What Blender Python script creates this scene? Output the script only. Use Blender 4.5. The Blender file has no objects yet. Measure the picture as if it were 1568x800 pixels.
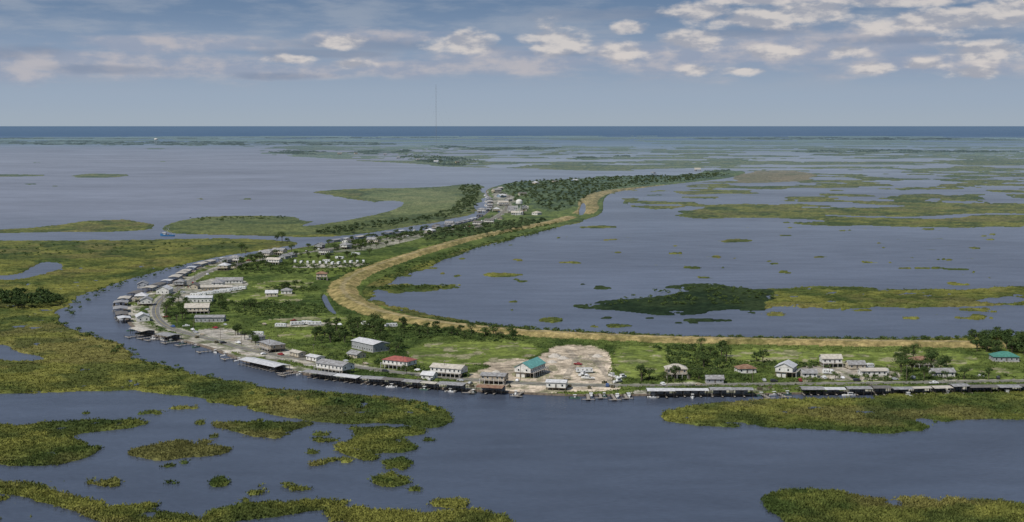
import bpy, math, random
import numpy as np
from mathutils import Vector
random.seed(7); rng=np.random.default_rng(7)
scene=bpy.context.scene
# ------------------------------------------------------------------ image pixel to ground-plane projection
H=160.0; LENS=50.0; F=1568*LENS/36.0; TILT=math.atan(207/F)
ct,st=math.cos(TILT),math.sin(TILT)
def g(u,v):
    x=(np.asarray(u,float)-784)/F; yy=-(np.asarray(v,float)-400)/F
    dy=ct+yy*st; dz=-st+yy*ct
    k=H/(-dz)
    return x*k, dy*k
def proj(X,Y):
    dep=Y*ct+H*st; up=Y*st-H*ct
    return 784+F*X/dep, 400-F*up/dep
def G(u,v):
    a,b=g(u,v); return float(a),float(b)
def mpp(u,v):
    x,y=G(u,v); return (y*ct+H*st)/F
# ------------------------------------------------------------------ noise
def vnoise(x,y,seed):
    xi=np.floor(x); yi=np.floor(y); fx=x-xi; fy=y-yi
    xi=xi.astype(np.int64); yi=yi.astype(np.int64)
    fx=fx*fx*(3-2*fx); fy=fy*fy*(3-2*fy)
    def h(a,b):
        n=(a*374761393+b*668265263+seed*1274126177)&0xffffffff
        n=((n^(n>>13))*1103515245)&0xffffffff
        n=((n^(n>>15))*2246822519)&0xffffffff
        return ((n^(n>>16))&0xffff)/65535.0
    a=h(xi,yi);b=h(xi+1,yi);c=h(xi,yi+1);d=h(xi+1,yi+1)
    return (a*(1-fx)+b*fx)*(1-fy)+(c*(1-fx)+d*fx)*fy
def fbm(x,y,seed,octv=4):
    s=0;a=0.5;t=0
    for i in range(octv):
        s=s+a*vnoise(x*(2**i)+i*17.3,y*(2**i)-i*9.1,seed+i*31); t+=a; a*=0.5
    return s/t
def sstep(x,a,b):
    t=np.clip((x-a)/(b-a),0,1); return t*t*(3-2*t)
def chaikin(p,closed=True,it=2):
    p=np.array(p,float)
    for _ in range(it):
        q=[]
        n=len(p)
        rngi=range(n) if closed else range(n-1)
        if not closed:q.append(p[0])
        for i in rngi:
            a=p[i];b=p[(i+1)%n]
            q.append(a*.75+b*.25);q.append(a*.25+b*.75)
        if not closed:q.append(p[-1])
        p=np.array(q)
    return p
def inpoly(px,py,poly):
    r=np.zeros(px.shape,bool); n=len(poly)
    for i in range(n):
        x1,y1=poly[i];x2,y2=poly[(i+1)%n]
        if y1==y2: continue
        c=(y1>py)!=(y2>py)
        r^= c&(px<(x2-x1)*(py-y1)/(y2-y1)+x1)
    return r
def dpoly(px,py,pl):
    d=np.full(px.shape,1e9)
    for i in range(len(pl)-1):
        ax,ay=pl[i];bx,by=pl[i+1]
        vx,vy=bx-ax,by-ay; L=vx*vx+vy*vy+1e-9
        t=np.clip(((px-ax)*vx+(py-ay)*vy)/L,0,1)
        d=np.minimum(d,np.hypot(px-ax-t*vx,py-ay-t*vy))
    return d
def worldline(p,closed=False,it=2):
    q=chaikin(p,closed,it); x,y=g(q[:,0],q[:,1]); return np.stack([x,y],1)
# ------------------------------------------------------------------ materials
MATS={}
def ntree(name):
    m=bpy.data.materials.new(name); m.use_nodes=True; nt=m.node_tree; nt.nodes.clear()
    return m,nt
def N(nt,t,**k):
    n=nt.nodes.new(t)
    for a,b in k.items():
        if a=='ins':
            for i,v in b.items():
                n.inputs[i].default_value=v
        else: setattr(n,a,b)
    return n
def mat(name,c,rough=0.7,c2=None,scale=0.6,metal=0.0,ribs=0,spec=0.3):
    if name in MATS: return MATS[name]
    m,nt=ntree(name); L=nt.links
    out=N(nt,'ShaderNodeOutputMaterial'); b=N(nt,'ShaderNodeBsdfPrincipled')
    b.inputs['Roughness'].default_value=rough; b.inputs['Metallic'].default_value=metal
    b.inputs['Specular IOR Level'].default_value=spec
    geo=N(nt,'ShaderNodeNewGeometry'); no=N(nt,'ShaderNodeTexNoise'); no.inputs['Scale'].default_value=scale; no.inputs['Detail'].default_value=5
    L.new(geo.outputs['Position'],no.inputs['Vector'])
    r=N(nt,'ShaderNodeValToRGB'); r.color_ramp.elements[0].position=0.35; r.color_ramp.elements[1].position=0.65
    if c2 is None: c2=tuple(x*0.68 for x in c)
    r.color_ramp.elements[0].color=(*c2,1); r.color_ramp.elements[1].color=(*c,1)
    L.new(no.outputs['Fac'],r.inputs['Fac'])
    col=r.outputs['Color']
    if ribs:
        tc=N(nt,'ShaderNodeTexCoord'); w=N(nt,'ShaderNodeTexWave'); w.inputs['Scale'].default_value=ribs; w.inputs['Distortion'].default_value=0.3
        L.new(tc.outputs['Object'],w.inputs['Vector'])
        mx=N(nt,'ShaderNodeMix',data_type='RGBA',blend_type='MULTIPLY'); mx.inputs[0].default_value=0.25
        L.new(col,mx.inputs[6]); L.new(w.outputs['Color'],mx.inputs[7]); col=mx.outputs[2]
    L.new(col,b.inputs['Base Color']); L.new(b.outputs[0],out.inputs[0])
    MATS[name]=m; return m
WHITE=mat('white_painted_siding',(0.68,0.67,0.63)); CREAM=mat('cream_siding',(0.52,0.46,0.35)); TANW=mat('tan_siding',(0.36,0.30,0.22))
GREYW=mat('grey_siding',(0.33,0.34,0.35)); BLUEW=mat('blue_siding',(0.25,0.33,0.42)); REDB=mat('brick_wall',(0.28,0.13,0.09))
RW=mat('white_metal_roof',(0.66,0.66,0.66),0.5,ribs=1.2); RG=mat('grey_metal_roof',(0.36,0.36,0.36),0.5,c2=(0.2,0.19,0.18),ribs=1.2)
RD=mat('dark_shingle_roof',(0.15,0.14,0.13),0.9); RR=mat('red_metal_roof',(0.38,0.12,0.095),0.5,ribs=1.2)
RT=mat('teal_metal_roof',(0.16,0.42,0.38),0.5,ribs=1.2); RB=mat('brown_rusty_roof',(0.26,0.17,0.11),0.8,c2=(0.16,0.08,0.05)); RC=mat('cream_metal_roof',(0.50,0.46,0.39),0.6)
RGN=mat('green_metal_roof',(0.07,0.22,0.17),0.5)
WOOD=mat('weathered_timber',(0.20,0.16,0.12),0.9,c2=(0.10,0.08,0.06)); DARK=mat('creosote_piling',(0.045,0.04,0.035),0.9)
PLANK=mat('deck_planks',(0.30,0.27,0.23),0.9); GLASS=mat('window_glass',(0.03,0.04,0.05),0.12,spec=0.7); TYRE=mat('tyre_rubber',(0.02,0.02,0.02),0.9)
TRIM=mat('white_trim',(0.74,0.74,0.72),0.5); GEL=mat('boat_gelcoat',(0.76,0.76,0.74),0.3,spec=0.5); STEEL=mat('galvanised_steel',(0.45,0.46,0.47),0.4,metal=0.6)
CONC=mat('concrete',(0.42,0.40,0.37),0.9); MAST=mat('painted_mast_steel',(0.20,0.21,0.23),0.8)
# ------------------------------------------------------------------ object templates
class T:
    def __init__(s): s.p={}; s.me=None
    def add(s,part,m,vs,fs):
        d=s.p.setdefault(part,[[],[],m]); o=len(d[0]); d[0]+=vs; d[1]+=[tuple(i+o for i in f) for f in fs]
    def box(s,part,m,x0,x1,y0,y1,z0,z1):
        vs=[(x0,y0,z0),(x1,y0,z0),(x1,y1,z0),(x0,y1,z0),(x0,y0,z1),(x1,y0,z1),(x1,y1,z1),(x0,y1,z1)]
        s.add(part,m,vs,[(3,2,1,0),(4,5,6,7),(0,1,5,4),(1,2,6,5),(2,3,7,6),(3,0,4,7)])
    def cyl(s,part,m,a,b,r,n=6,r2=None):
        a=Vector(a);b=Vector(b); r2=r if r2 is None else r2
        d=(b-a).normalized(); x=d.orthogonal().normalized(); y=d.cross(x)
        vs=[];fs=[]
        for c,rr in((a,r),(b,r2)):
            for i in range(n):
                t=2*math.pi*i/n; vs.append(tuple(c+x*rr*math.cos(t)+y*rr*math.sin(t)))
        for i in range(n): fs.append((i,(i+1)%n,n+(i+1)%n,n+i))
        fs.append(tuple(range(n-1,-1,-1))); fs.append(tuple(range(n,2*n)))
        s.add(part,m,vs,fs)
    def gable(s,part,m,w,d,z,rise,o=0.6,t=0.18,wall=None):
        W=w/2+o; sl=rise/(d/2); D=d/2+o; ze=z-sl*o+0.05; zr=z+rise+0.05
        vs=[]
        for x in(-W,W):
            vs+=[(x,-D,ze+t),(x,0,zr+t),(x,D,ze+t),(x,D,ze),(x,0,zr),(x,-D,ze)]
        fs=[(i,(i+1)%6,(i+1)%6+6,i+6) for i in range(6)]
        fs+=[(0,5,4,1),(1,4,3,2),(6,7,10,11),(7,8,9,10)]
        s.add(part,m,vs,fs)
        if wall:
            for x,x2 in((-w/2,-w/2+0.12),(w/2-0.12,w/2)):
                s.add('gable_ends',wall,[(x,-d/2,z),(x,d/2,z),(x,0,z+rise),(x2,-d/2,z),(x2,d/2,z),(x2,0,z+rise)],[(0,1,2),(5,4,3),(0,3,4,1),(1,4,5,2),(2,5,3,0)])
    def hip(s,part,m,w,d,z,rise,o=0.6):
        W=w/2+o;D=d/2+o; r=max(w-d,1.0)/2; z0=z-0.02
        vs=[(-W,-D,z0),(W,-D,z0),(W,D,z0),(-W,D,z0),(-r,0,z+rise),(r,0,z+rise),(-W,-D,z0-.15),(W,-D,z0-.15),(W,D,z0-.15),(-W,D,z0-.15)]
        s.add(part,m,vs,[(0,1,5,4),(1,2,5),(2,3,4,5),(3,0,4),(6,7,1,0),(7,8,2,1),(8,9,3,2),(9,6,0,3),(9,8,7,6)])
    def window(s,x,y,z,w,h,face):
        f=0.12
        if face in'fb':
            sg=-1 if face=='f' else 1
            a,b=sorted((y,y+sg*.05)); s.box('window_frames',TRIM,x-w/2-f,x+w/2+f,a,b,z-f,z+h+f)
            a,b=sorted((y,y+sg*.08)); s.box('windows',GLASS,x-w/2,x+w/2,a,b,z,z+h)
        else:
            sg=-1 if face=='l' else 1
            a,b=sorted((x,x+sg*.05)); s.box('window_frames',TRIM,a,b,y-w/2-f,y+w/2+f,z-f,z+h+f)
            a,b=sorted((x,x+sg*.08)); s.box('windows',GLASS,a,b,y-w/2,y+w/2,z,z+h)
    def build(s):
        if s.me: return
        s.me=[]
        for k,(vs,fs,m) in s.p.items():
            me=bpy.data.meshes.new(k); me.from_pydata(vs,[],fs); me.materials.append(m); s.me.append((k,me))
    def place(s,name,x,y,z,yaw=0,sc=1.0):
        s.build()
        e=bpy.data.objects.new(name,None); e.empty_display_size=1; scene.collection.objects.link(e)
        e.location=(x,y,z); e.rotation_euler=(0,0,yaw); e.scale=(sc,)*3
        for k,me in s.me:
            o=bpy.data.objects.new(k,me); scene.collection.objects.link(o); o.parent=e
        return e
def house_t(w,d,hp,hw,roof,rm,wm,rise=None,porch=True,storeys=1):
    t=T(); rise=rise or d*0.24
    z0=hp; ht=hw*storeys; z1=hp+ht
    if hp>0.5:
        nx=max(2,int(w/3.2)+1); ny=max(2,int(d/3.5)+1)
        for i in range(nx):
            for j in range(ny):
                x=-w/2+.25+(w-.5)*i/(nx-1); y=-d/2+.25+(d-.5)*j/(ny-1)
                t.box('pilings',WOOD,x-.17,x+.17,y-.17,y+.17,-1.0,z0-.3)
        t.box('floor_beam',WOOD,-w/2-.1,w/2+.1,-d/2-.1,d/2+.1,z0-.3,z0)
        if hp>2 : t.box('storage_room',wm,-w/2+.8,-w*0.1,-d*.1,d/2-.6,-.3,z0-.32)
    else:
        t.box('slab',CONC,-w/2-.2,w/2+.2,-d/2-.2,d/2+.2,-1.0,z0); 
    t.box('walls',wm,-w/2,w/2,-d/2,d/2,z0,z1)
    for k in range(storeys):
        zz=z0+hw*k+.9
        n=max(2,int(w/3.0))
        for i in range(n):
            x=-w/2+w*(i+.5)/n
            if k==0 and i==n//2:
                t.box('door',RD,x-.5,x+.5,-d/2-.08,-d/2,z0+.02,z0+2.1); 
            else: t.window(x,-d/2,zz,1.1,1.2,'f')
            t.window(x,d/2,zz,1.1,1.2,'b')
        n=max(1,int(d/4))
        for i in range(n):
            y=-d/2+d*(i+.5)/n
            t.window(-w/2,y,zz,1.0,1.2,'l'); t.window(w/2,y,zz,1.0,1.2,'r')
    if roof=='gable': t.gable('roof',rm,w,d,z1,rise,wall=wm)
    else: t.hip('roof',rm,w,d,z1,rise)
    if porch and hp>1.5:
        y0=-d/2-2.4;y1=-d/2-.12
        t.box('porch_deck',PLANK,-w/2,w/2,y0,y1,z0-.2,z0-.02)
        n=max(3,int(w/3))
        for i in range(n+1):
            x=-w/2+.1+(w-.2)*i/n
            t.box('porch_posts',TRIM,x-.09,x+.09,y0+.05,y0+.23,-1,z0+1.05)
        t.box('railing',TRIM,-w/2,w/2,y0+.08,y0+.16,z0+1.05,z0+1.15); t.box('railing',TRIM,-w/2,w/2,y0+.1,y0+.14,z0+.5,z0+.58)
        ns=int(z0/.2)
        for i in range(ns):
            t.box('stairs',PLANK,w/2+.02,w/2+1.1,y0+i*.27-ns*.27+2,y0+i*.27-ns*.27+2.3,.2*i,.2*i+.08)
    return t
def shed_t(L,D,rm,hz=4.2,wallback=True):
    t=T(); n=max(2,int(L/4.2))
    for i in range(n+1):
        x=-L/2+.2+(L-.4)*i/n
        for y in(-D/2+.2,0,D/2-.2):
            t.cyl('pilings',DARK,(x,y,-2),(x,y,hz-.1),.17,6)
        t.box('rafters',DARK,x-.1,x+.1,-D/2,D/2,hz-.35,hz-.1)
        if i<n and random.random()<.75:
            t.box('finger_piers',PLANK,x+.2,x+1.1,-D/2-1.5,D/2-2,.75,.9)
    t.box('dock',PLANK,-L/2,L/2,D/2-2,D/2+.8,.85,1.0)
    if wallback:
        k=random.random()*.5
        t.box('back_wall',GREYW,-L/2+.3+L*k*.4,L/2-.3-L*k*.3,D/2-.15,D/2-.02,1.02,hz-.12)
    t.gable('roof',rm,L,D,hz,D*.07,o=.5,t=.12)
    return t
def hullverts(L,B,Dp,sheer=.35):
    st=[];n=9
    for i in range(n):
        s=i/(n-1); w=B/2*(1-max(0,(s-.45)/.55)**2.2)*(.9+.1*min(1,s*5)); z=Dp+sheer*s*s
        x=-L/2+L*s
        st.append([(x-.0,0,.0+.45*Dp*max(0,(s-.6)/.4)**2),(x,w*.75,.15*Dp+.3*Dp*max(0,s-.5)),(x,w,z),(x,w*.86,z),(x,w*.8,z-.3*Dp)])
    vs=[];fs=[]
    for r in st:
        vs+= r+[(a,-b,c) for a,b,c in r[1:]]
    m=9
    for i in range(n-1):
        a=i*m;b=a+m
        order=[4,3,2,1,0,5,6,7,8]
        for j in range(8): fs.append((a+order[j],a+order[j+1],b+order[j+1],b+order[j]))
        fs.append((a+8,a+4,b+4,b+8))
    fs.append((4,3,2,1,0,5,6,7,8))
    return vs,fs
def boat_t(L=7,B=2.4,kind='skiff',hull=None):
    t=T(); hull=hull or GEL
    vs,fs=hullverts(L,B,1.0 if kind!='shrimp' else 2.0,.4 if kind!='shrimp' else 1.4)
    t.add('hull',hull,vs,fs)
    if kind=='skiff':
        t.box('console',GEL,-.4,.5,-.45,.45,.7,1.6); t.box('windscreen',GLASS,.5,.55,-.4,.4,1.5,1.95)
        for sx in(-.6,.7):
            for sy in(-.6,.6): t.cyl('t_top_frame',STEEL,(sx,sy,.7),(sx*.9,sy,2.5),.04)
        t.box('t_top',TRIM,-1,1.1,-.85,.85,2.5,2.58)
        t.box('outboard_motor',TYRE,-L/2-.5,-L/2-.05,-.25,.25,.3,1.5)
    elif kind=='cabin':
        t.box('cabin',GEL,-L*.1,L*.22,-B*.33,B*.33,.7,2.4); t.box('cabin_windows',GLASS,-L*.08,L*.2,-B*.34,B*.34,1.6,2.15)
        t.box('cabin_roof',TRIM,-L*.14,L*.25,-B*.38,B*.38,2.4,2.5); t.cyl('antenna',STEEL,(0,0,2.5),(-.4,0,5),.04)
        t.box('engine_box',GEL,-L*.4,-L*.28,-.6,.6,.7,1.3)
    else:
        t.box('wheelhouse',GEL,L*.08,L*.28,-B*.3,B*.3,1.8,4.6); t.box('wheelhouse_windows',GLASS,L*.09,L*.285,-B*.31,B*.31,3.3,4.1)
        t.box('wheelhouse_roof',TRIM,L*.05,L*.31,-B*.35,B*.35,4.6,4.75)
        t.cyl('mast',STEEL,(L*.05,0,1.8),(L*.05,0,11),.15)
        for sy in(-1,1):
            t.cyl('outrigger_boom',STEEL,(L*.05,0,3),(0,sy*6,11),.1)
            t.cyl('rigging',STEEL,(L*.05,0,10.8),(0,sy*6,11),.04)
            t.cyl('rigging',STEEL,(L*.05,0,10.8),(-L*.45,sy*.8,2),.04)
        t.box('winch',RB,-L*.1,0,-.8,.8,1.7,2.6)
    return t
def vehicle_t(kind,paint):
    t=T()
    prof={'car':[(-2.2,.35),(2.2,.35),(2.25,.75),(1.3,.95),(.6,1.42),(-1.1,1.45),(-1.9,1.0),(-2.25,.9)],
          'suv':[(-2.3,.4),(2.3,.4),(2.35,.95),(1.4,1.1),(.8,1.75),(-1.9,1.78),(-2.25,1.1)],
          'pickup':[(-2.8,.5),(2.8,.5),(2.85,1.05),(1.6,1.2),(1.0,1.85),(-.5,1.88),(-.75,1.2),(-2.8,1.2)]}[kind]
    n=len(prof);hw=.92 if kind!='pickup' else 1.0
    vs=[]
    for sy in(-1,1):
        for x,z in prof: vs.append((x,sy*hw*(1 if z<1.25 else .82),z))
    fs=[(i,(i+1)%n,n+(i+1)%n,n+i) for i in range(n)]+[tuple(range(n-1,-1,-1)),tuple(range(n,2*n))]
    t.add('body',paint,vs,fs)
    zt=max(z for x,z in prof)
    xa=-.4 if kind=='pickup' else (-1.6 if kind=='suv' else -1.1); xb=.75
    t.box('side_windows',GLASS,xa,xb-.1,-hw*.93,hw*.93,1.08 if kind=='car' else 1.25,zt-.14)
    for x in(-1.45 if kind!='pickup' else -1.8,1.45 if kind!='pickup' else 1.9):
        for sy in(-1,1): t.cyl('wheels',TYRE,(x,sy*(hw-.2),.36),(x,sy*(hw+.03),.36),.36,12)
    t.box('bumpers',STEEL,prof[1][0]+.03,prof[1][0]+.12,-hw*.9,hw*.9,.4,.6)
    if kind=='pickup': t.box('cargo_bed',TYRE,-2.7,-.8,-.8,.8,1.205,1.215)
    return t
def rv_t(L=8):
    t=T(); W=1.25;vs=[];pr=[(-L/2,.7),(-L/2,3.0),(-L/2+.3,3.2),(L/2-.5,3.2),(L/2,2.4),(L/2-.2,.7)]
    for sy in(-1,1): vs+=[(x,sy*W,z) for x,z in pr]
    n=6; t.add('body',GEL,vs,[(i,(i+1)%n,n+(i+1)%n,n+i) for i in range(n)]+[tuple(range(5,-1,-1)),tuple(range(6,12))])
    for i in range(4):
        x=-L/2+1+i*(L-2)/3.2
        t.box('windows',GLASS,x,x+.9,-W-.03,W+.03,1.8,2.4)
    t.box('stripe',BLUEW,-L/2+.1,L/2-.4,-W-.02,W+.02,1.2,1.4)
    for sy in(-1,1):
        for x in(-.5,.5): t.cyl('wheels',TYRE,(x,sy*(W-.2),.38),(x,sy*(W+.02),.38),.38,10)
    t.box('roof_air_conditioner',TRIM,-.5,.5,-.4,.4,3.2,3.5); t.box('hitch',STEEL,L/2-.2,L/2+1.2,-.08,.08,.6,.72)
    return t
# ------------------------------------------------------------------ key lines (photo pixel coordinates)
BANK=[(1700,601),(1568,599),(1480,600),(1380,603),(1225,603),(1150,606),(1080,606),(990,606),(900,607),(830,605),(760,601),(700,598),(620,591),(560,587),(480,577),(430,567),(385,557),(355,547),(320,533),(270,521),(225,514),(200,500),(190,482),(192,463),(225,450),(262,436),(290,420),(310,408),(370,396),(440,384),(500,374),(560,366),(620,357),(680,350),(722,341),(744,330),(754,320),(752,305),(742,293),(756,287)]
bankw=worldline(BANK)
ROAD=[(1700,584),(1500,586),(1350,589),(1200,590),(1100,591),(980,593),(880,592),(780,588),(700,582),(620,574),(540,563),(450,550),(380,538),(330,523),(280,511),(250,500),(236,482),(242,462),(268,446),(296,429),(325,413),(400,399),(470,388),(540,377),(610,364),(670,355),(722,347),(755,336),(777,322),(775,303),(790,292)]
roadw=worldline(ROAD)
LEVEE=[(1700,531),(1568,531),(1400,530),(1200,527),(1000,523),(850,516),(750,509),(660,498),(585,484),(545,469),(522,450),(528,434),(560,416),(620,396),(700,371),(780,354),(850,341),(872,334)]
leveew=worldline(LEVEE)
LEVEE2=[(893,328),(903,320),(898,312),(908,302),(930,294),(985,288),(1060,281)]
levee2w=worldline(LEVEE2)
CORE=BANK+[(780,280),(850,276),(930,272),(1010,270),(1065,268),(1080,262),(1150,262),(1125,271),(1100,275),(1040,281),(940,293),(922,305),(925,328),(890,338),(840,352),(790,364),(740,375),(700,386),(660,400),(620,415),(580,428),(552,445),(560,462),(600,476),(640,487),(700,498),(780,508),(880,516),(1000,520),(1150,523),(1300,525),(1450,524),(1568,525),(1700,526)]
FRINGE=[(905,335),(870,346),(800,364),(740,380),(690,395),(650,412),(600,430),(566,445),(575,460),(620,474),(680,489),(780,502),(900,511),(1000,515),(1150,518),(1300,520),(1450,518),(1568,514),(1700,512),(1700,528),(1300,527),(1000,523),(850,516),(660,497),(560,475),(540,450),(560,425),(700,380),(860,340)]
LEFT=[(-160,372),(0,369),(100,368),(220,368),(330,365),(400,366),(450,369),(466,374),(430,380),(390,386),(340,393),(280,405),(230,418),(180,433),(130,451),(100,468),(80,488),(110,503),(150,518),(198,535),(205,548),(250,560),(300,573),(360,585),(430,597),(500,604),(600,611),(660,617),(682,630),(686,650),(660,658),(600,652),(545,650),(480,645),(430,637),(380,628),(330,613),(270,603),(200,597),(100,601),(0,604),(-160,608)]
LANDS=[(CORE,0.0),(FRINGE,1.0),(LEFT,.8),
 ([(-160,648),(0,648),(60,652),(100,643),(180,642),(230,646),(212,655),(160,661),(108,668),(128,685),(150,691),(120,702),(90,711),(30,714),(0,708),(-160,700)],.8),
 ([(318,650),(360,645),(430,645),(492,649),(455,656),(430,666),(372,670),(350,660)],.8),
 ([(192,697),(220,684),(260,675),(300,679),(364,687),(350,695),(300,699),(240,702)],.8),
 ([(525,665),(560,657),(640,656),(650,665),(605,668),(622,680),(636,690),(600,697),(545,690),(495,687),(530,684),(545,675)],.8),
 ([(500,691),(540,693),(588,705),(560,709),(520,701)],.8),([(470,709),(530,705),(535,711),(482,713)],.8),
 ([(317,740),(333,731),(352,739),(345,748),(322,749)],.5),([(562,738),(590,728),(628,735),(622,745),(580,747)],.5),
 ([(-160,730),(0,738),(50,743),(120,765),(200,780),(285,794),(310,812),(200,815),(130,789),(60,765),(0,758),(-160,750)],.8),
 ([(300,790),(360,775),(420,769),(480,767),(540,768),(510,777),(440,785),(400,793),(340,803),(295,812)],.8),
 ([(475,785),(520,777),(600,779),(650,789),(700,779),(750,780),(800,800),(820,840),(560,840),(540,800)],.8),
 ([(655,768),(690,760),(722,768),(700,777),(664,777)],.8),
 ([(1016,637),(1040,624),(1090,616),(1160,613),(1250,614),(1340,609),(1450,603),(1568,600),(1720,599),(1720,640),(1568,641),(1480,639),(1420,646),(1400,659),(1350,663),(1260,660),(1160,656),(1080,653),(1030,647)],.7),
 ([(1172,757),(1200,749),(1280,757),(1350,766),(1420,763),(1500,766),(1568,773),(1720,780),(1720,890),(1230,890),(1212,800),(1178,775)],.8),
 ([(862,471),(910,461),(990,456),(1040,451),(1060,445),(1005,440),(1080,432),(1110,437),(1180,446),(1240,438),(1330,440),(1400,446),(1568,440),(1720,438),(1720,474),(1568,470),(1500,467),(1380,471),(1250,474),(1195,469),(1170,478),(1110,474),(1050,484),(1000,482),(940,476)],1.3),
 ([(895,441),(915,438),(930,441),(915,444)],1),([(728,421),(770,417),(812,421),(770,425)],1),([(890,500),(930,496),(972,499),(930,503)],1),
 ([(1035,490),(1085,487),(1135,491),(1085,494)],1),([(815,492),(840,487),(862,491),(840,495)],1),([(1082,368),(1115,364),(1150,368),(1115,371)],1),
 ([(560,441),(600,435),(690,437),(714,442),(640,447),(580,447)],1),([(885,348),(915,345),(945,348),(915,350)],1),
 ([(262,357),(243,347),(290,334),(370,330),(445,333),(460,341),(520,337),(575,325),(560,308),(510,298),(470,294),(540,289),(640,289),(720,281),(742,287),(731,300),(735,316),(722,328),(690,337),(640,346),(600,351),(540,361),(470,364),(380,360),(300,359)],.6),
 ([(-160,352),(0,352),(60,348),(140,337),(200,336),(232,347),(234,353),(140,356),(0,357),(-160,358)],1),
 ([(100,270),(140,265),(212,267),(205,271),(140,273)],1),([(-100,269),(0,267),(70,269),(0,272)],1),
 ([(1035,327),(1060,320),(1150,318),(1300,319),(1450,315),(1568,311),(1720,316),(1720,346),(1500,347),(1300,345),(1230,336),(1140,333),(1100,338),(1050,335)],1.4),
 ([(1110,274),(1150,261),(1230,262),(1260,272),(1200,280),(1130,281)],.5),
]
HOLES=[([(-160,424),(0,423),(40,418),(55,404),(75,401),(99,405),(92,414),(60,420),(40,428),(0,430),(-160,432)],.6),
 ([(-160,520),(0,524),(30,540),(75,551),(40,555),(0,553),(-160,560)],.6),
 ([(455,345),(540,327),(562,319),(568,308),(616,308),(608,321),(520,340),(470,347)],.2),
 ([(490,454),(499,449),(506,468),(520,484),(503,480)],.1),
 ([(1365,764),(1385,770),(1378,779),(1345,771)],.5),([(884,331),(890,310),(898,311),(897,329)],0),
 ([(1480,458),(1568,452),(1568,466),(1500,465)],1),
 ([(1240,327),(1400,331),(1568,326),(1568,330),(1400,335),(1260,331)],1.5),
]
SCAT=[([(-200,209),(1800,208),(1800,223),(1300,223),(700,221),(200,220),(-200,222)],.62,900,11),
 ([(-200,222),(500,222),(420,232),(200,231),(-200,229)],.10,500,19),
 ([(380,232),(440,222),(600,222),(1000,224),(1300,224),(1800,226),(1800,264),(1568,264),(1300,262),(1100,263),(1000,262),(900,262),(800,258),(700,256),(620,251),(520,244),(420,238)],.60,260,12),
 ([(1100,262),(1800,262),(1800,352),(1300,350),(1140,336),(1030,330),(960,296),(1060,284)],.36,110,13),
 ([(930,292),(1060,284),(1060,330),(1000,320),(930,312)],.13,90,14),
 ([(880,345),(1800,345),(1800,440),(700,440),(720,400)],.02,34,15),
 ([(560,405),(700,385),(760,420),(720,460),(590,470)],.07,28,16),
 ([(780,440),(1800,440),(1800,505),(780,500)],.045,28,17),
 ([(-160,600),(340,612),(560,660),(690,665),(640,800),(-160,870)],.03,14,18),
 ([(-200,240),(480,240),(480,290),(300,325),(-200,340)],.006,120,20),
]
# ------------------------------------------------------------------ BUILDINGS
pads=[]
def yaw_at(x,y,line=None):
    line=bankw if line is None else line
    a=line[:-1];b=line[1:]; m=(a+b)/2
    i=int(np.argmin(np.hypot(m[:,0]-x,m[:,1]-y))); d=b[i]-a[i]
    return math.atan2(-d[1],-d[0])
def put(t,name,x,y,z=.78,yaw=0,r=8,sc=1):
    t.place(name,x,y,z,yaw,sc); pads.append((x,y,r))
def houseat(u,v,wpx,d,hp,hw,roof,rm,wm,yaw=None,name='camp_house',rise=None,porch=True,st_=1):
    x,y=G(u,v); w=wpx*mpp(u,v); y+=d/2
    yw=yaw if yaw is not None else yaw_at(x,y)
    t=house_t(w,d,hp,hw,roof,rm,wm,rise,porch,st_)
    put(t,name,x,y,.78,yw,max(w,d)*.62)
houseat(566,539,60,14,.15,5.2,'gable',RW,GREYW,name='warehouse',rise=1.6)
houseat(611,567,46,11,2.6,2.9,'hip',RR,WHITE,name='red_roof_house',rise=2.2)
houseat(687,579,52,10,2.6,2.9,'gable',RC,WHITE,name='camp_house',rise=1.8)
houseat(657,584,20,7,.3,2.8,'gable',RW,WHITE,name='cottage')
x,y=G(812,581); put(house_t(24,11,3.4,3.0,'gable',RT,WHITE,3.2),'teal_roof_house',x,y+12,.78,math.radians(66),13)
houseat(1036,583,32,10,3.6,3.0,'hip',RC,TANW,name='raised_house',rise=2.6)
houseat(1206,580,34,11,3.6,3.0,'gable',RW,WHITE,name='raised_house',yaw=math.radians(68),rise=2.6)
houseat(1143,574,28,9,.4,2.8,'hip',RB,WHITE,name='bungalow')
houseat(1274,564,30,9,2.6,3,'gable',RC,WHITE,name='camp_house')
houseat(1312,568,26,8,.6,2.8,'gable',RG,CREAM,name='cottage')
houseat(1338,578,40,8,.5,2.8,'gable',RC,WHITE,name='bungalow',rise=1.2)
houseat(1412,565,30,9,2.2,2.8,'hip',RB,TANW,name='camp_house')
houseat(1445,580,34,8,.5,2.8,'gable',RG,WHITE,name='bungalow')
houseat(1542,556,38,12,.4,3,'hip',RGN,GREYW,name='green_roof_house')
houseat(1600,575,38,10,2.4,3,'hip',RG,WHITE,name='camp_house')
houseat(1240,581,22,8,.5,2.6,'gable',RG,WHITE,name='cottage')
houseat(1095,590,26,7,.5,2.6,'gable',RG,GREYW,name='cottage')
houseat(415,540,46,11,2.4,3.0,'hip',RG,TANW,name='camp_house',rise=1.8)
houseat(455,549,26,6,.6,2.7,'gable',RC,CREAM,name='mobile_home',rise=.8)
houseat(482,556,26,7,.6,2.7,'gable',RW,WHITE,name='mobile_home',rise=.8)
houseat(512,574,56,11,2.8,2.9,'gable',RG,WHITE,name='camp_house',rise=1.8)
houseat(392,524,22,8,.6,2.8,'hip',RG,GREYW,name='cottage')
houseat(545,552,24,8,.6,2.8,'gable',RG,CREAM,name='cottage')
houseat(853,600,30,8,1.6,3.2,'gable',RW,WHITE,name='fish_dock_house',rise=1.0,porch=False)
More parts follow.
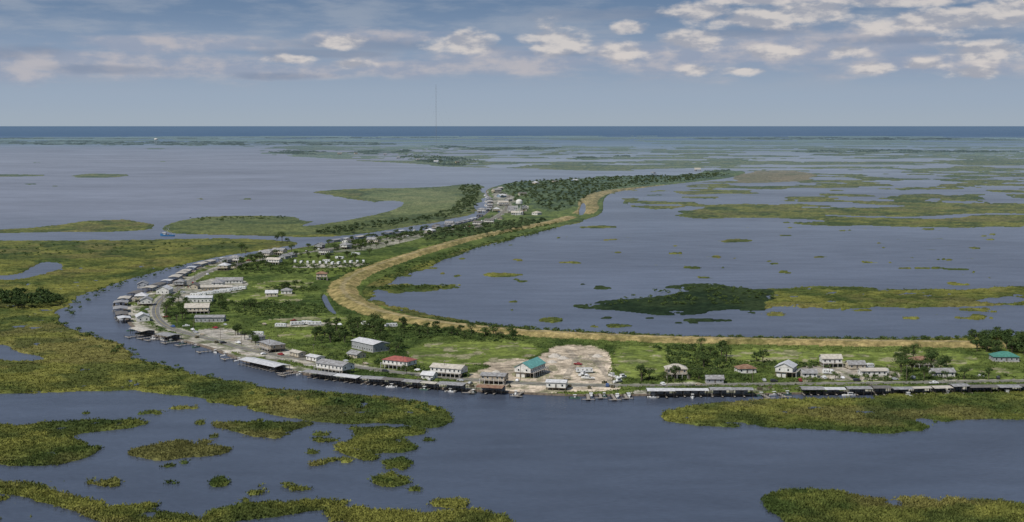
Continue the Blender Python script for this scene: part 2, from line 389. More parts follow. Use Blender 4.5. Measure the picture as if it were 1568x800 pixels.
houseat(757,590,38,9,2.4,2.6,'gable',RG,TANW,name='camp_house',rise=1.2)
houseat(320,495,44,12,.2,3.6,'gable',RG,GREYW,name='warehouse',yaw=.05,rise=1.2)
houseat(300,482,36,12,2.2,3,'gable',RC,CREAM,name='camp_house',yaw=.1)
houseat(303,465,40,13,.2,4,'gable',RW,WHITE,name='warehouse',yaw=.1,rise=1.4)
houseat(330,447,46,12,.2,3.4,'gable',RC,TANW,name='warehouse',yaw=.15,rise=1.4)
houseat(350,436,40,10,.5,3,'gable',RG,WHITE,name='bungalow',yaw=.1)
houseat(415,456,18,9,.5,3,'gable',RW,CREAM,name='cottage',yaw=.1)
houseat(438,452,16,9,.5,3,'hip',RG,WHITE,name='cottage',yaw=.1)
houseat(492,431,16,9,4,3,'hip',RB,CREAM,name='raised_house',yaw=.1)
houseat(250,452,24,12,.5,4,'gable',RW,WHITE,name='warehouse')
houseat(216,494,26,10,.5,3.6,'gable',RW,WHITE,name='fish_dock_house')
houseat(222,470,20,10,2,3.2,'gable',RG,WHITE,name='camp_house')
houseat(275,440,20,9,2,3,'hip',RG,GREYW,name='camp_house')
def shed(u0,u1,rm,D=9,name='boat_shed',off=3.5,hz=4.2):
    us=np.array([p[0] for p in BANK[:20]])[::-1]; vs_=np.array([p[1] for p in BANK[:20]])[::-1]
    v0=np.interp(u0,us,vs_);v1=np.interp(u1,us,vs_)
    a=Vector(G(u0,v0));b=Vector(G(u1,v1)); L=(b-a).length; c=(a+b)/2; d=(b-a).normalized()
    n=Vector((d.y,-d.x))
    c=c+n*off
    shed_t(L,D,rm,hz).place(name,c.x,c.y,0,math.atan2(d.y,d.x))
for a in[(385,440,RW,12),(476,520,RG,9),(522,556,RW,9),(560,590,RG,9),(592,622,RD,8),(626,650,RG,8),(652,674,RC,7),(678,716,RG,9),(736,774,RB,9),(990,1030,RW,9),(1032,1082,RW,8),(1086,1118,RG,9),(1120,1150,RG,7),(1225,1258,RG,9),(1260,1290,RW,8),(1294,1330,RG,8),(1334,1360,RD,8),(1364,1392,RG,9),(1394,1420,RC,7),(1424,1450,RC,8),(1452,1475,RG,8),(1478,1520,RD,9),(1524,1555,RG,9),(1558,1590,RD,8),(1595,1680,RG,9)]:
    shed(a[0],a[1],a[2],a[3]+random.uniform(-1,1),hz=3.7+random.random()*1.1,off=random.uniform(2.6,4.4))
def along(line,spacing,rel0,rel1):
    seg=np.hypot(*(line[1:]-line[:-1]).T); s=np.concatenate([[0],np.cumsum(seg)])
    d=s[-1]*rel0
    while d<s[-1]*rel1:
        i=min(np.searchsorted(s,d)-1,len(seg)-1); i=max(i,0); f=(d-s[i])/seg[i]
        p=line[i]*(1-f)+line[i+1]*f; t=(line[i+1]-line[i])/seg[i]
        yield p,t,d
        d+=spacing*random.uniform(.7,1.4)
def relof(line,u,v):
    x,y=G(u,v); i=int(np.argmin(np.hypot(line[:,0]-x,line[:,1]-y)))
    seg=np.hypot(*(line[1:]-line[:-1]).T); return seg[:i].sum()/seg.sum()
r0=relof(bankw,270,521); r1=relof(bankw,752,305)
shedpool=[shed_t(random.uniform(12,24),random.uniform(9,12),m,4.2) for m in(RW,RC,RW,RG,RC,RG,RD)]
for p,t,d in along(bankw,33,r0,r1):
    dd=math.hypot(*p)
    if random.random()<(.85 if dd<1700 else .5):
        q=p+np.array([-t[1],t[0]])*3.5
        random.choice(shedpool).place('boat_shed',q[0],q[1],0,math.atan2(-t[1],-t[0]))
hp_pool=[]
for k in range(18):
    rm=random.choice([RW,RG,RG,RG,RC,RB,RD,RG,RC]);wm=random.choice([WHITE,WHITE,CREAM,TANW,GREYW,BLUEW])
    raised=random.random()<.5
    hp_pool.append((house_t(random.uniform(10,18),random.uniform(8,11),2.8 if raised else .5,2.9,random.choice(['gable','hip']),rm,wm),'camp_house' if raised else 'bungalow'))
q0=relof(roadw,236,482);q1=relof(roadw,777,318)
for side in(1,-1):
    for lane in(0,1):
        for p,t,d in along(roadw,28+lane*18,q0,q1):
            dd=math.hypot(*p)
            pr=(.62 if lane==0 else .28)*(1 if dd<1800 else .6)
            if float(vnoise(np.array([d/95.0]),np.array([side*3.3]),9)[0])<.38: continue
            if random.random()<pr:
                off=(14+lane*24+random.uniform(-2,4))*side
                q=p+np.array([-t[1],t[0]])*off
                db=dpoly(np.array([q[0]]),np.array([q[1]]),bankw)[0]; dr=dpoly(np.array([q[0]]),np.array([q[1]]),roadw)[0]
                if side==1 and db<11: continue
                if dr<11: continue
                if any(math.hypot(q[0]-a,q[1]-b)<15 for a,b,c in pads): continue
                tt,nm=random.choice(hp_pool)
                put(tt,nm,q[0],q[1],.78,math.atan2(-t[1],-t[0])+random.choice([0,0,math.pi/2,.1]),11)
for u,v in[(760,296),(768,303),(778,309),(770,316),(785,322),(800,300),(822,330),(850,281),(880,279),(820,284),(765,291),(792,330)]:
    x,y=G(u,v); tt,nm=random.choice(hp_pool); put(tt,nm,x,y,.78,random.uniform(-.3,1.2),12,1.25)
for u,v in[(520,237),(545,236),(610,243),(640,246),(668,249),(700,250),(590,238),(1068,262),(1000,268)]:
    x,y=G(u,v); tt,nm=random.choice(hp_pool); tt.place(nm,x,y,.5,random.uniform(-.3,1.2),1.3)
# travel trailers
rvs=[rv_t(7),rv_t(9),rv_t(11)]
for i in range(12):
    x,y=G(452+i*9.5,406-abs(i-6)*.3+random.uniform(-.8,.8)); put(random.choice(rvs),'travel_trailer',x,y,.8,math.pi/2+random.uniform(-.15,.15),6)
for i in range(9):
    x,y=G(300+i*9,447-i*1.4+9); put(random.choice(rvs),'travel_trailer',x,y,.8,random.uniform(-.3,.5),6)
for u,v in[(455,500),(470,499),(482,500),(600,503),(395,516),(560,500),(430,503),(500,403),(520,398),(545,392),(412,392),(895,573),(1330,566),(1350,574),(1268,575)]:
    x,y=G(u,v); put(random.choice(rvs),'travel_trailer',x,y,.8,random.uniform(-.4,.4),6)
# vehicles
paints=[mat('car_paint_'+n,c,.35,c2=tuple(q*.9 for q in c),spec=.6) for n,c in[('white',(.75,.75,.75)),('silver',(.4,.41,.42)),('black',(.03,.03,.035)),('red',(.25,.03,.03)),('blue',(.05,.1,.25)),('tan',(.4,.34,.25))]]
vt=[(vehicle_t('pickup',paints[0]),'pickup_truck'),(vehicle_t('pickup',paints[3]),'pickup_truck'),(vehicle_t('pickup',paints[4]),'pickup_truck'),(vehicle_t('car',paints[1]),'parked_car'),(vehicle_t('car',paints[0]),'parked_car'),(vehicle_t('suv',paints[2]),'suv_car'),(vehicle_t('suv',paints[1]),'suv_car'),(vehicle_t('car',paints[5]),'parked_car')]
vp=[(885,561),(893,565),(888,570),(905,572),(898,578),(868,583),(720,590),(705,586),(792,586),(930,594),(1015,592),(1070,592),(1170,586),(1185,587),(1225,586),(1262,582),(1290,582),(1312,586),(1370,584),(1398,582),(1430,590),(1500,580),(1528,582),(590,572),(640,570),(560,560),(530,556),(430,546),(404,545),(365,528),(342,528),(310,515),(295,508),(285,502),(265,503),(330,505),(345,500),(300,512),(255,488),(262,470),(280,450),(405,499),(450,494),(520,500),(590,502),(660,585),(745,580)]
for u,v in vp:
    x,y=G(u,v); t,n=random.choice(vt); put(t,n,x,y,.8,yaw_at(x,y)+random.choice([0,math.pi/2])+random.uniform(-.2,.2),4)
for p,t,d in along(roadw,42,q0,q1):
    if random.random()<.8:
        q=p+np.array([-t[1],t[0]])*random.choice([-7,7,-9]); tt,n=random.choice(vt); put(tt,n,q[0],q[1],.8,random.uniform(0,3),3)
# boats
bt=[(boat_t(7,2.4,'skiff'),'fishing_skiff'),(boat_t(8.5,2.8,'cabin'),'cabin_boat'),(boat_t(6,2.2,'skiff',mat('green_hull',(.08,.16,.12),.4)),'fishing_skiff')]
sb=boat_t(15,4.8,'shrimp'); sbb=boat_t(17,5.2,'shrimp',mat('teal_hull',(.03,.14,.30),.4))
x,y=G(256,362); sbb.place('shrimp_boat',x,y,-.5,2.9,1.3)
for u,v in[(905,607),(925,607),(945,608),(962,607),(880,610),(790,604),(725,602),(460,574),(1165,606),(1185,605),(1205,604),(1000,609),(1060,609),(1300,606),(1390,606),(1450,604),(1540,602),(600,593),(650,597),(690,600),(420,566),(366,553),(345,545),(330,540),(300,532),(280,527),(262,524),(248,521),(235,519),(215,511),(200,507),(188,490),(184,478),(186,468)]:
    x,y=G(u,v); t,n=random.choice(bt); t.place(n,x,y-1,-.3,yaw_at(x,y)+random.choice([math.pi/2,-math.pi/2,0])+random.uniform(-.15,.15))
for u,v in[(892,577),(946,588),(952,582),(938,580),(900,583)]:
    x,y=G(u,v); put(bt[1][0],'cabin_boat',x,y,1.1,random.uniform(0,3),4)
for u,v in[(751,296),(749,303),(748,310),(747,300),(700,347),(640,356),(748,316)]:
    x,y=G(u,v); sb.place('shrimp_boat',x-6,y,-.5,random.uniform(1.2,1.9))
# crab trap stacks and oyster shell piles on the waterfront lots
ctm=mat('crab_trap_wire',(.16,.14,.08),.8,c2=(.05,.05,.04),scale=3)
for u,v in[(870,596),(905,598),(925,590),(780,596),(720,596),(1180,598),(1160,600),(1330,596),(940,597),(640,586),(330,528),(300,520)]:
    x,y=G(u,v); t=T()
    for i in range(4):
        for j in range(3):
            for k in range(random.choice([2,3,4])): t.box('wire_traps',ctm,i*.75,i*.75+.62,j*.75,j*.75+.62,k*.45,k*.45+.4)
    t.place('crab_trap_stack',x,y,.8,random.uniform(0,1.5))
shm=mat('oyster_shell',(.50,.46,.40),.95,scale=2)
for u,v,r in[(850,548,5),(862,551,4),(845,557,3.5),(915,548,4),(760,572,3)]:
    x,y=G(u,v); vs=[(0,0,r*.42)];fs=[]
    for ring,(rr,zz) in enumerate([(.35,.36),(.7,.17),(1.1,-.05)]):
        for i in range(14): a=i*2*math.pi/14; q=r*rr*random.uniform(.85,1.15); vs.append((q*math.cos(a),q*math.sin(a),r*zz*random.uniform(.8,1.2)))
    for i in range(14):
        fs.append((0,1+i,1+(i+1)%14))
        for k in(0,1): fs.append((1+k*14+i,15+k*14+i,15+k*14+(i+1)%14,1+k*14+(i+1)%14))
    t=T(); t.add('shells',shm,vs,fs); put(t,'shell_pile',x,y,.8,0,r)
# piers / docks
for u,L in[(900,14),(918,10),(936,16),(955,12),(1165,14),(1190,12),(800,12),(725,10),(460,14),(450,10),(365,10),(335,14),(300,14),(282,16),(258,18),(243,16),(230,18)]:
    us=np.array([p[0] for p in BANK[:21]])[::-1]; vs_=np.array([p[1] for p in BANK[:21]])[::-1]
    x,y=G(u,np.interp(u,us,vs_)); yw=yaw_at(x,y)
    t=T(); t.box('deck',PLANK,-1,1,-L,2,.95,1.1)
    for i in range(int(L/3)+1):
        for sx in(-1,1): t.cyl('pilings',DARK,(sx*1.1,-L+i*3,-2),(sx*1.1,-L+i*3,2.0),.14)
    t.box('cross_deck',PLANK,-4,4,-L-1.6,-L-.02,.95,1.1)
    for sx in(-3.8,3.8): t.cyl('pilings',DARK,(sx,-L-1.7,-2),(sx,-L-1.7,2.4),.14)
    t.place('wooden_pier',x,y,0,yw)
# bulkhead
t=T(); vs=[];fs=[]
for i,p in enumerate(bankw):
    a=bankw[max(i-1,0)];b=bankw[min(i+1,len(bankw)-1)]; d=(b-a)/np.hypot(*(b-a)); n=np.array([-d[1],d[0]])
    o=p+n*1.2; q=p-n*1.5
    vs+=[(o[0],o[1],-1.5),(o[0],o[1],.95),(q[0],q[1],.95)]
for i in range(len(bankw)-1):
    a=i*3; fs+=[(a,a+3,a+4,a+1),(a+1,a+4,a+5,a+2)]
t.add('planking',WOOD,vs,fs); t.place('wooden_bulkhead',0,0,0)
# utility poles
pt=T(); pt.cyl('pole',WOOD,(0,0,-1),(0,0,10.5),.17,6,.11); pt.box('crossarm',WOOD,-1.2,1.2,.12,.24,9.6,9.75)
for k in(-1,0,1): pt.cyl('insulators',TRIM,(k,.18,9.75),(k,.18,9.95),.05)
pp=[]
for p,t_,d in along(roadw,45,.04,.95):
    q=p+np.array([-t_[1],t_[0]])*-5.5; pp.append(q); pt.place('utility_pole',q[0],q[1],.7,math.atan2(t_[1],t_[0])+math.pi/2)
w=T()
for a,b in zip(pp[:-1],pp[1:]):
    L=np.hypot(*(b-a))
    for k in(-1,0,1):
        n=np.array([-(b-a)[1],(b-a)[0]])/L*k
        prev=None
        for s in range(5):
            f=s/4; c=(*(a*(1-f)+b*f+n),10.55-1.2*4*f*(1-f)*.5)
            if prev: w.cyl('strands',DARK,prev,c,.018,3)
            prev=c
w.place('power_line',0,0,0)
# water towers and mast
def wtower(u,v,h,r,name):
    x,y=G(u,v); t=T()
    for i in range(6):
        a=i*math.pi/3; t.cyl('legs',TRIM,(r*1.1*math.cos(a),r*1.1*math.sin(a),-1),(r*.85*math.cos(a),r*.85*math.sin(a),h*.72),.35)
        b=(i+1)*math.pi/3; t.cyl('bracing',TRIM,(r*math.cos(a),r*math.sin(a),h*.35),(r*math.cos(b),r*math.sin(b),h*.35),.15,4)
    t.cyl('riser',TRIM,(0,0,-1),(0,0,h*.7),.8,10)
    prof=[(.2,.64),(.75,.69),(1,.75),(1,.88),(.8,.95),(.35,.99),(.02,1.0)]
    for (a,za),(b,zb) in zip(prof[:-1],prof[1:]): t.cyl('tank',WHITE,(0,0,h*za),(0,0,h*zb),r*a,20,r*b)
    t.cyl('catwalk',STEEL,(0,0,h*.745),(0,0,h*.75),r*1.18,20)
    t.place(name,x,y,0,0)
wtower(795,331,30,6,'water_tower'); wtower(239,220,48,16,'water_tower')
x,y=G(668,224); t=T(); Hm=485
for a in range(3):
    an=a*2.094; t.cyl('mast_legs',MAST,(1.7*math.cos(an),1.7*math.sin(an),0),(1.7*math.cos(an),1.7*math.sin(an),Hm),.5,4)
    for k in(.35,.65,.95): t.cyl('guy_wires',MAST,(0,0,Hm*k),(Hm*k*.45*math.cos(an+.5),Hm*k*.45*math.sin(an+.5),0),.08,3)
for k in range(80):
    z=k*6; an=(k%3)*2.094; an2=an+2.094
    t.cyl('lattice',MAST,(1.7*math.cos(an),1.7*math.sin(an),z),(1.7*math.cos(an2),1.7*math.sin(an2),z+6),.3,3)
t.place('radio_mast',x,y,0)
# ------------------------------------------------------------------ TERRAIN
us=np.linspace(-140,1710,1500); vs=np.concatenate([np.arange(206.5,300,.5),np.arange(300,872,.9)])
U,V=np.meshgrid(us,vs); X,Y=g(U,V); DIST=np.hypot(X,Y)
far=sstep(DIST,1500,3200)
WX=(fbm(X/12,Y/12,1,3)-.5)*9+(fbm(X/45,Y/45,2,3)-.5)*15+far*(fbm(X/220,Y/220,3,3)-.5)*130
WY=(fbm(X/12,Y/12,4,3)-.5)*10+(fbm(X/45,Y/45,5,3)-.5)*20+far*(fbm(X/220,Y/220,6,3)-.5)*170
warped={}
def wuv(k):
    if k not in warped: warped[k]=(U,V) if k==0 else proj(X+k*WX,Y+k*WY)
    return warped[k]
def polymask(pts,k):
    p=chaikin(pts,True,2); uu,vv=wuv(k)
    x0,y0=p.min(0);x1,y1=p.max(0)
    s=(uu>=x0)&(uu<=x1)&(vv>=y0)&(vv<=y1); r=np.zeros(U.shape,bool)
    r[s]=inpoly(uu[s],vv[s],p); return r
land=np.zeros(U.shape,bool)
for i,(p,k) in enumerate(LANDS):
    m=polymask(p,k); land|=m
    if i==0: core=m
for pts,dens,sc,sd in SCAT:
    m=polymask(pts,1.0)&~core
    f=fbm(X[m]/sc,Y[m]/sc,sd,5)
    thr=np.quantile(fbm(rng.random(20000)*400,rng.random(20000)*400,sd,5),1-dens)
    r=np.zeros(U.shape,bool); r[m]=f>thr; land|=r
for p,k in HOLES: land&=~polymask(p,k)
pond=(fbm(X/14,Y/14,77,4)>.725)&~core&(DIST<1700); land&=~pond
lf=land.astype(np.float32)
def blur(a):
    b=np.pad(a,1,mode='edge'); b=(b[:-2]+2*b[1:-1]+b[2:])/4; b=(b[:,:-2]+2*b[:,1:-1]+b[:,2:])/4; return b
ms=blur(lf)
n1=fbm(X/45,Y/45,21,4); n2=fbm(X/7,Y/7,22,3); n3=fbm(X/2.6,Y/2.6,23,2); nf=fbm(X/170,Y/170,24,4)
t=np.clip((.5*n1+.22*n2+.28*nf-.37)/.24,0,1)[...,None]
def mixc(a,b,t): return np.array(a)*(1-t)+np.array(b)*t
col=mixc((.045,.066,.018),(.138,.140,.034),t)
# brown dead-grass patches in the marsh
br=sstep(fbm(X/60,Y/60,91,4),.55,.68)[...,None]*.5
col=col*(1-br)+np.array((.135,.115,.045))*br
dk=sstep(fbm(X/30,Y/30,92,4),.56,.66)[...,None]*.6
col=col*(1-dk)+np.array((.032,.050,.016))*dk
bump=np.full(U.shape,1.0); veg=np.ones(U.shape,bool)
def zone(pts,c1,c2,b,k=.4,isveg=False,m=None):
    if m is None: m=polymask(pts,k)
    col[m]=mixc(c1,c2,t[m]); bump[m]=b; veg[m]=isveg
GR1,GR2=(.092,.125,.028),(.155,.190,.045)
SD1,SD2=(.33,.275,.205),(.54,.455,.35)
zone(None,(.038,.062,.016),(.105,.135,.034),1.0,m=core,isveg=True)
zone([(262,357),(243,347),(290,334),(445,333),(575,325),(540,289),(720,281),(742,287),(735,316),(690,337),(540,361),(380,360)],(.055,.075,.026),(.12,.135,.045),1.0,isveg=True)
zone([(540,300),(620,292),(690,293),(700,315),(640,330),(580,330),(610,315)],(.10,.125,.045),(.15,.16,.065),.6)
FOREST=[(765,283),(850,277),(930,273),(1010,271),(1125,266),(1100,273),(1040,280),(940,290),(905,300),(885,316),(850,328),(825,322),(815,305),(780,298)]
zone(FOREST,(.035,.055,.022),(.09,.12,.045),3,isveg=True)
zone([(1110,275),(1150,261),(1230,262),(1260,272),(1200,281),(1130,281)],(.13,.12,.06),(.20,.155,.09),.4)
zone([(862,478),(880,425),(1120,425),(1190,447),(1180,470),(1130,500),(860,500)],(.014,.026,.012),(.03,.045,.018),.8,k=1.3)
for p in[[(620,535),(700,524),(832,530),(822,550),(740,562),(640,563)],[(935,531),(1000,530),(1032,545),(1022,582),(940,584)],[(1108,540),(1200,536),(1300,541),(1480,540),(1502,562),(1420,567),(1300,560),(1200,561),(1120,556)],
   [(375,440),(430,428),(482,430),(470,443),(400,446)],[(385,494),(520,485),(545,493),(400,499)],[(340,455),(400,450),(470,452),(460,466),(360,468)],[(470,418),(510,410),(560,408),(520,425),(480,428)],[(420,512),(500,506),(520,512),(450,525)],[(1300,560),(1380,575),(1370,590),(1230,590)],[(640,380),(690,372),(700,378),(650,386)],[(1450,565),(1568,568),(1568,585),(1450,585)]]:
    zone(p,GR1,GR2,.12,.7)
zone([(842,530),(930,532),(936,560),(930,584),(965,600),(820,606),(690,596),(700,580),(730,568),(795,556),(832,548)],SD1,SD2,.15,.9)
zone([(735,556),(790,550),(810,556),(740,566)],SD1,SD2,.1,.9)
zone([(300,508),(345,503),(372,512),(420,528),(520,556),(500,570),(400,548),(310,530),(262,516)],(.22,.21,.18),(.40,.37,.32),.1,.7)
zone([(285,440),(340,425),(380,432),(370,450),(300,455),(270,470),(262,455)],(.18,.18,.15),(.36,.34,.30),.1,.7)
zone([(500,388),(560,378),(640,360),(660,364),(600,378),(560,386)],(.14,.15,.10),(.30,.28,.23),.1,.5)
zone([(748,292),(775,296),(800,320),(770,330),(755,322)],(.12,.13,.08),(.32,.29,.24),.1,.3)
zone([(1225,565),(1290,560),(1380,572),(1370,584),(1240,584)],(.22,.20,.17),(.42,.38,.32),.1,.7)
zone([(425,498),(500,494),(520,500),(440,504)],(.3,.28,.23),(.45,.42,.36),.05,.4)
zone([(442,408),(560,402),(570,409),(450,413)],(.3,.28,.23),(.45,.42,.36),.05,.2)
sandp=core&(DIST<1500)&(fbm(X/11,Y/11,88,4)>.63)&(bump<.3)
col[sandp]=col[sandp]*.45+np.array((.32,.27,.20))*.55
grp=core&(DIST<1500)&(fbm(X/9,Y/9,89,4)<.38)&(bump<.3)
col[grp]=col[grp]*.45+np.array((.09,.11,.04))*.55
# wheel tracks on the sand lot and lawns
for pl in([(860,600),(868,575),(885,555),(870,538)],[(700,590),(760,575),(830,560),(880,548),(920,556)],[(940,592),(925,570),(905,545)],[(1235,586),(1250,570),(1300,568),(1380,578)],[(300,520),(360,522),(420,540)]):
    w_=worldline(pl); s=(DIST<1300)&core; d_=np.full(U.shape,1e9); d_[s]=dpoly(X[s],Y[s],w_); m_=np.abs(d_-1.2)<.8+n3*.6
    col[m_]=col[m_]*.4+np.array((.22,.195,.16))*.6
tree_far=np.zeros(U.shape,bool)
for p in[[(395,233),(450,230),(510,233),(515,237),(440,237)],[(600,240),(650,238),(720,243),(740,252),(690,256),(640,248)],[(520,233),(620,229),(640,233),(560,238)],[(0,218),(120,215),(260,219),(400,220),(500,217),(620,220),(600,223),(300,223),(0,222)],[(640,222),(760,226),(860,224),(850,230),(700,231)],[(700,262),(800,262),(840,268),(760,268)],[(830,272),(960,268),(1060,265),(1110,258),(1120,263),(1060,270),(900,275)],[(1000,212),(1300,210),(1568,213),(1568,215),(1200,215)],[(-150,211),(300,212),(700,210),(700,212),(0,213)],[(860,240),(960,238),(960,241),(870,244)],[(-150,216),(500,217),(500,220),(-150,221)],[(1180,232),(1400,229),(1568,232),(1568,234),(1300,235)]]:
    tree_far|=polymask(p,.8)
tree_far&=fbm(X/130,Y/130,41,3)>.46
land|=tree_far&(V<250); ms=np.maximum(ms,blur((tree_far&(V<250)).astype(np.float32)))
zone(None,(.022,.036,.018),(.05,.07,.032),7,m=tree_far,isveg=False)
# levee
base=np.where(core,.75,.25)
s=(DIST<3200)
lw=np.full(U.shape,1e9); lw[s]=dpoly(X[s],Y[s],leveew)
l2=np.full(U.shape,1e9); s2=(DIST<5200)&(U>860)&(U<1080)&(V<345); l2[s2]=dpoly(X[s2],Y[s2],levee2w)
lw=lw+(fbm(X/9,Y/9,51,3)-.5)*5
lv=(lw<14.5)|(l2<20)
land|=lv
ms=np.maximum(ms,blur((lw<16).astype(np.float32)))
LT=np.clip((n1*.45+n2*.35+n3*.2-.34)/.26,0,1)[...,None]
col[lv]=mixc((.14,.13,.045),(.275,.215,.095),LT)[lv]; bump[lv]=.15; veg[lv]=False
crown=(lw<2.4); col[crown]=col[crown]*.6+np.array((.32,.27,.17))*.4
base=base+2.8*np.clip((14-lw)/9,0,1)+2.5*np.clip((22-l2)/12,0,1)
# waterfront gravel strip
s=core&(DIST<3200); bd=np.full(U.shape,1e9); bd[s]=dpoly(X[s],Y[s],bankw); rd=np.full(U.shape,1e9); rd[s]=dpoly(X[s],Y[s],roadw)
gm=(bd+(n2-.5)*24<13)&(n1<.60)&(DIST<1900)
gc=mixc((.13,.14,.08),(.38,.35,.30),np.clip((n2-.3)/.35,0,1)[...,None]); col[gm]=gc[gm]; bump[gm]=.1; veg[gm]=False
gm=(rd<6+(n2-.5)*5); gc=mixc((.13,.15,.07),(.32,.30,.25),np.clip((n2-.3)/.35,0,1)[...,None]); col[gm]=gc[gm]; bump[gm]=0; veg[gm]=False
for px,py,pr in pads:
    s=np.abs(X-px)<pr*1.4
    s&=np.abs(Y-py)<pr*1.4
    m=s&(np.hypot(X-px,Y-py)+(n2-.5)*5<pr)
    bump[m]=0; veg[m]=False
    gc=mixc(GR1,(.25,.23,.17),(t[m]>.55)*.7); col[m]=gc*.55+col[m]*.45
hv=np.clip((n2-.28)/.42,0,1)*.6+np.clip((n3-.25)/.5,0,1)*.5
col*=(.72+.46*np.clip(hv,0,1.1))[...,None]  # painted occlusion: low spots between plants darkened in the ground colour
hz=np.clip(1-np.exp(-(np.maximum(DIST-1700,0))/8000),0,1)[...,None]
col=col*(1-hz)+np.array((.135,.195,.225))*hz*(.7+.6*fbm(X/900,Y/900,61,4))[...,None]*np.where(tree_far,.55,1)[...,None]  # aerial haze painted into the land colour, stronger with distance
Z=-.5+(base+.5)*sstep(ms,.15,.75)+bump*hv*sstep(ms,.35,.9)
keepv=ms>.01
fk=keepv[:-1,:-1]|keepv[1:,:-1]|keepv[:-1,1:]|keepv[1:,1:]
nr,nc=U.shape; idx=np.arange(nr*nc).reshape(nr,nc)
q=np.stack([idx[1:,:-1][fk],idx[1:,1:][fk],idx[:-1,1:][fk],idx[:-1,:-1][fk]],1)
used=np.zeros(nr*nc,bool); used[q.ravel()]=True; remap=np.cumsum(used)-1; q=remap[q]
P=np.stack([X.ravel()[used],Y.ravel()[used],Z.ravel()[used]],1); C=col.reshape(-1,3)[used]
def fastmesh(name,P,q,k,C=None,m=None,smooth=False):
    me=bpy.data.meshes.new(name); me.vertices.add(len(P)); me.vertices.foreach_set('co',P.astype(np.float32).ravel())
    me.loops.add(q.size); me.loops.foreach_set('vertex_index',q.astype(np.int32).ravel())
    me.polygons.add(len(q)); me.polygons.foreach_set('loop_start',(np.arange(len(q))*k).astype(np.int32))
    me.polygons.foreach_set('use_smooth',np.full(len(q),smooth))
    me.update(calc_edges=True)
    if C is not None:
        a=me.color_attributes.new('Col','FLOAT_COLOR','POINT'); cc=np.ones((len(P),4),np.float32); cc[:,:3]=C; a.data.foreach_set('color',cc.ravel())
    if m: me.materials.append(m)
    o=bpy.data.objects.new(name,me); scene.collection.objects.link(o); return o
def terr_mat(name,noise=True,lo=.68,hi=1.32):
    m,nt=ntree(name); L=nt.links
    out=N(nt,'ShaderNodeOutputMaterial'); b=N(nt,'ShaderNodeBsdfPrincipled'); b.inputs['Roughness'].default_value=.95; b.inputs['Specular IOR Level'].default_value=.05
    at=N(nt,'ShaderNodeAttribute',attribute_name='Col'); col=at.outputs['Color']
    if noise:
        geo=N(nt,'ShaderNodeNewGeometry')
        for sc in(.9,.22):
            no=N(nt,'ShaderNodeTexNoise'); no.inputs['Scale'].default_value=sc; no.inputs['Detail'].default_value=3; L.new(geo.outputs['Position'],no.inputs['Vector'])
            mr=N(nt,'ShaderNodeMapRange'); mr.inputs[1].default_value=.3; mr.inputs[2].default_value=.7; mr.inputs[3].default_value=lo; mr.inputs[4].default_value=hi
            L.new(no.outputs['Fac'],mr.inputs[0])
            mx=N(nt,'ShaderNodeVectorMath',operation='SCALE'); L.new(col,mx.inputs[0]); L.new(mr.outputs[0],mx.inputs['Scale']); col=mx.outputs[0]
    L.new(col,b.inputs['Base Color']); L.new(b.outputs[0],out.inputs[0]); return m
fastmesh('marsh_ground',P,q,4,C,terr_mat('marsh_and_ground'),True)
# marsh grass tufts
cand=np.where((veg&(ms>.6)&(V>395)).ravel())[0]
wgt=np.clip((V.ravel()[cand]-380)/220,.15,1.5); wgt/=wgt.sum()
sel=rng.choice(cand,110000,p=wgt)
tx=X.ravel()[sel]+rng.normal(0,.8,len(sel)); ty=Y.ravel()[sel]+rng.normal(0,1.5,len(sel)); tz=Z.ravel()[sel]
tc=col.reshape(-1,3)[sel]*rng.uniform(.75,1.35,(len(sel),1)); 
tv=[];tcol=[]
for k in range(3):
    a=rng.uniform(0,math.pi*2,len(sel)); wd=rng.uniform(.2,.5,len(sel)); h=rng.uniform(.35,.9,len(sel)); lx=rng.normal(0,.5,(len(sel),2))
    ox=rng.normal(0,.5,(len(sel),2))
    p0=np.stack([tx+ox[:,0]-np.cos(a)*wd,ty+ox[:,1]-np.sin(a)*wd,tz-.2],1);p1=np.stack([tx+ox[:,0]+np.cos(a)*wd,ty+ox[:,1]+np.sin(a)*wd,tz-.2],1)
    p2=np.stack([tx+ox[:,0]+lx[:,0],ty+ox[:,1]+lx[:,1],tz+h],1)
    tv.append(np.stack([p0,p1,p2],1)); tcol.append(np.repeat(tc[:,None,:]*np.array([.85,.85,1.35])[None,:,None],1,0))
tv=np.concatenate(tv).reshape(-1,3); tcol=np.concatenate(tcol).reshape(-1,3)
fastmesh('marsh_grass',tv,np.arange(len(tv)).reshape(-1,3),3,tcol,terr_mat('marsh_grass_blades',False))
# road
ra=T()
R=worldline(ROAD,False,3)
def strip(R,hw,z):
    v=[]
    for i,p in enumerate(R):
        a=R[max(i-1,0)];b=R[min(i+1,len(R)-1)]; d=(b-a)/np.hypot(*(b-a)); n=np.array([-d[1],d[0]])*hw
        v+=[(p[0]+n[0],p[1]+n[1],z),(p[0]-n[0],p[1]-n[1],z)]
    return v,[(2*i+1,2*i+3,2*i+2,2*i) for i in range(len(R)-1)]
ASPH=mat('worn_asphalt',(.18,.175,.165),.9,c2=(.11,.11,.10),scale=.2)
v_,f_=strip(R,3.0,.93); ra.add('asphalt',ASPH,v_,f_)
v_,f_=strip(R,3.6,.88); ra.add('shoulder',mat('shell_shoulder',(.35,.33,.28),.95),v_,f_)
v_,f_=strip(R,.12,.945); ra.add('centre_line',mat('yellow_road_paint',(.5,.38,.05)),v_,f_)
ra.place('village_road',0,0,0)
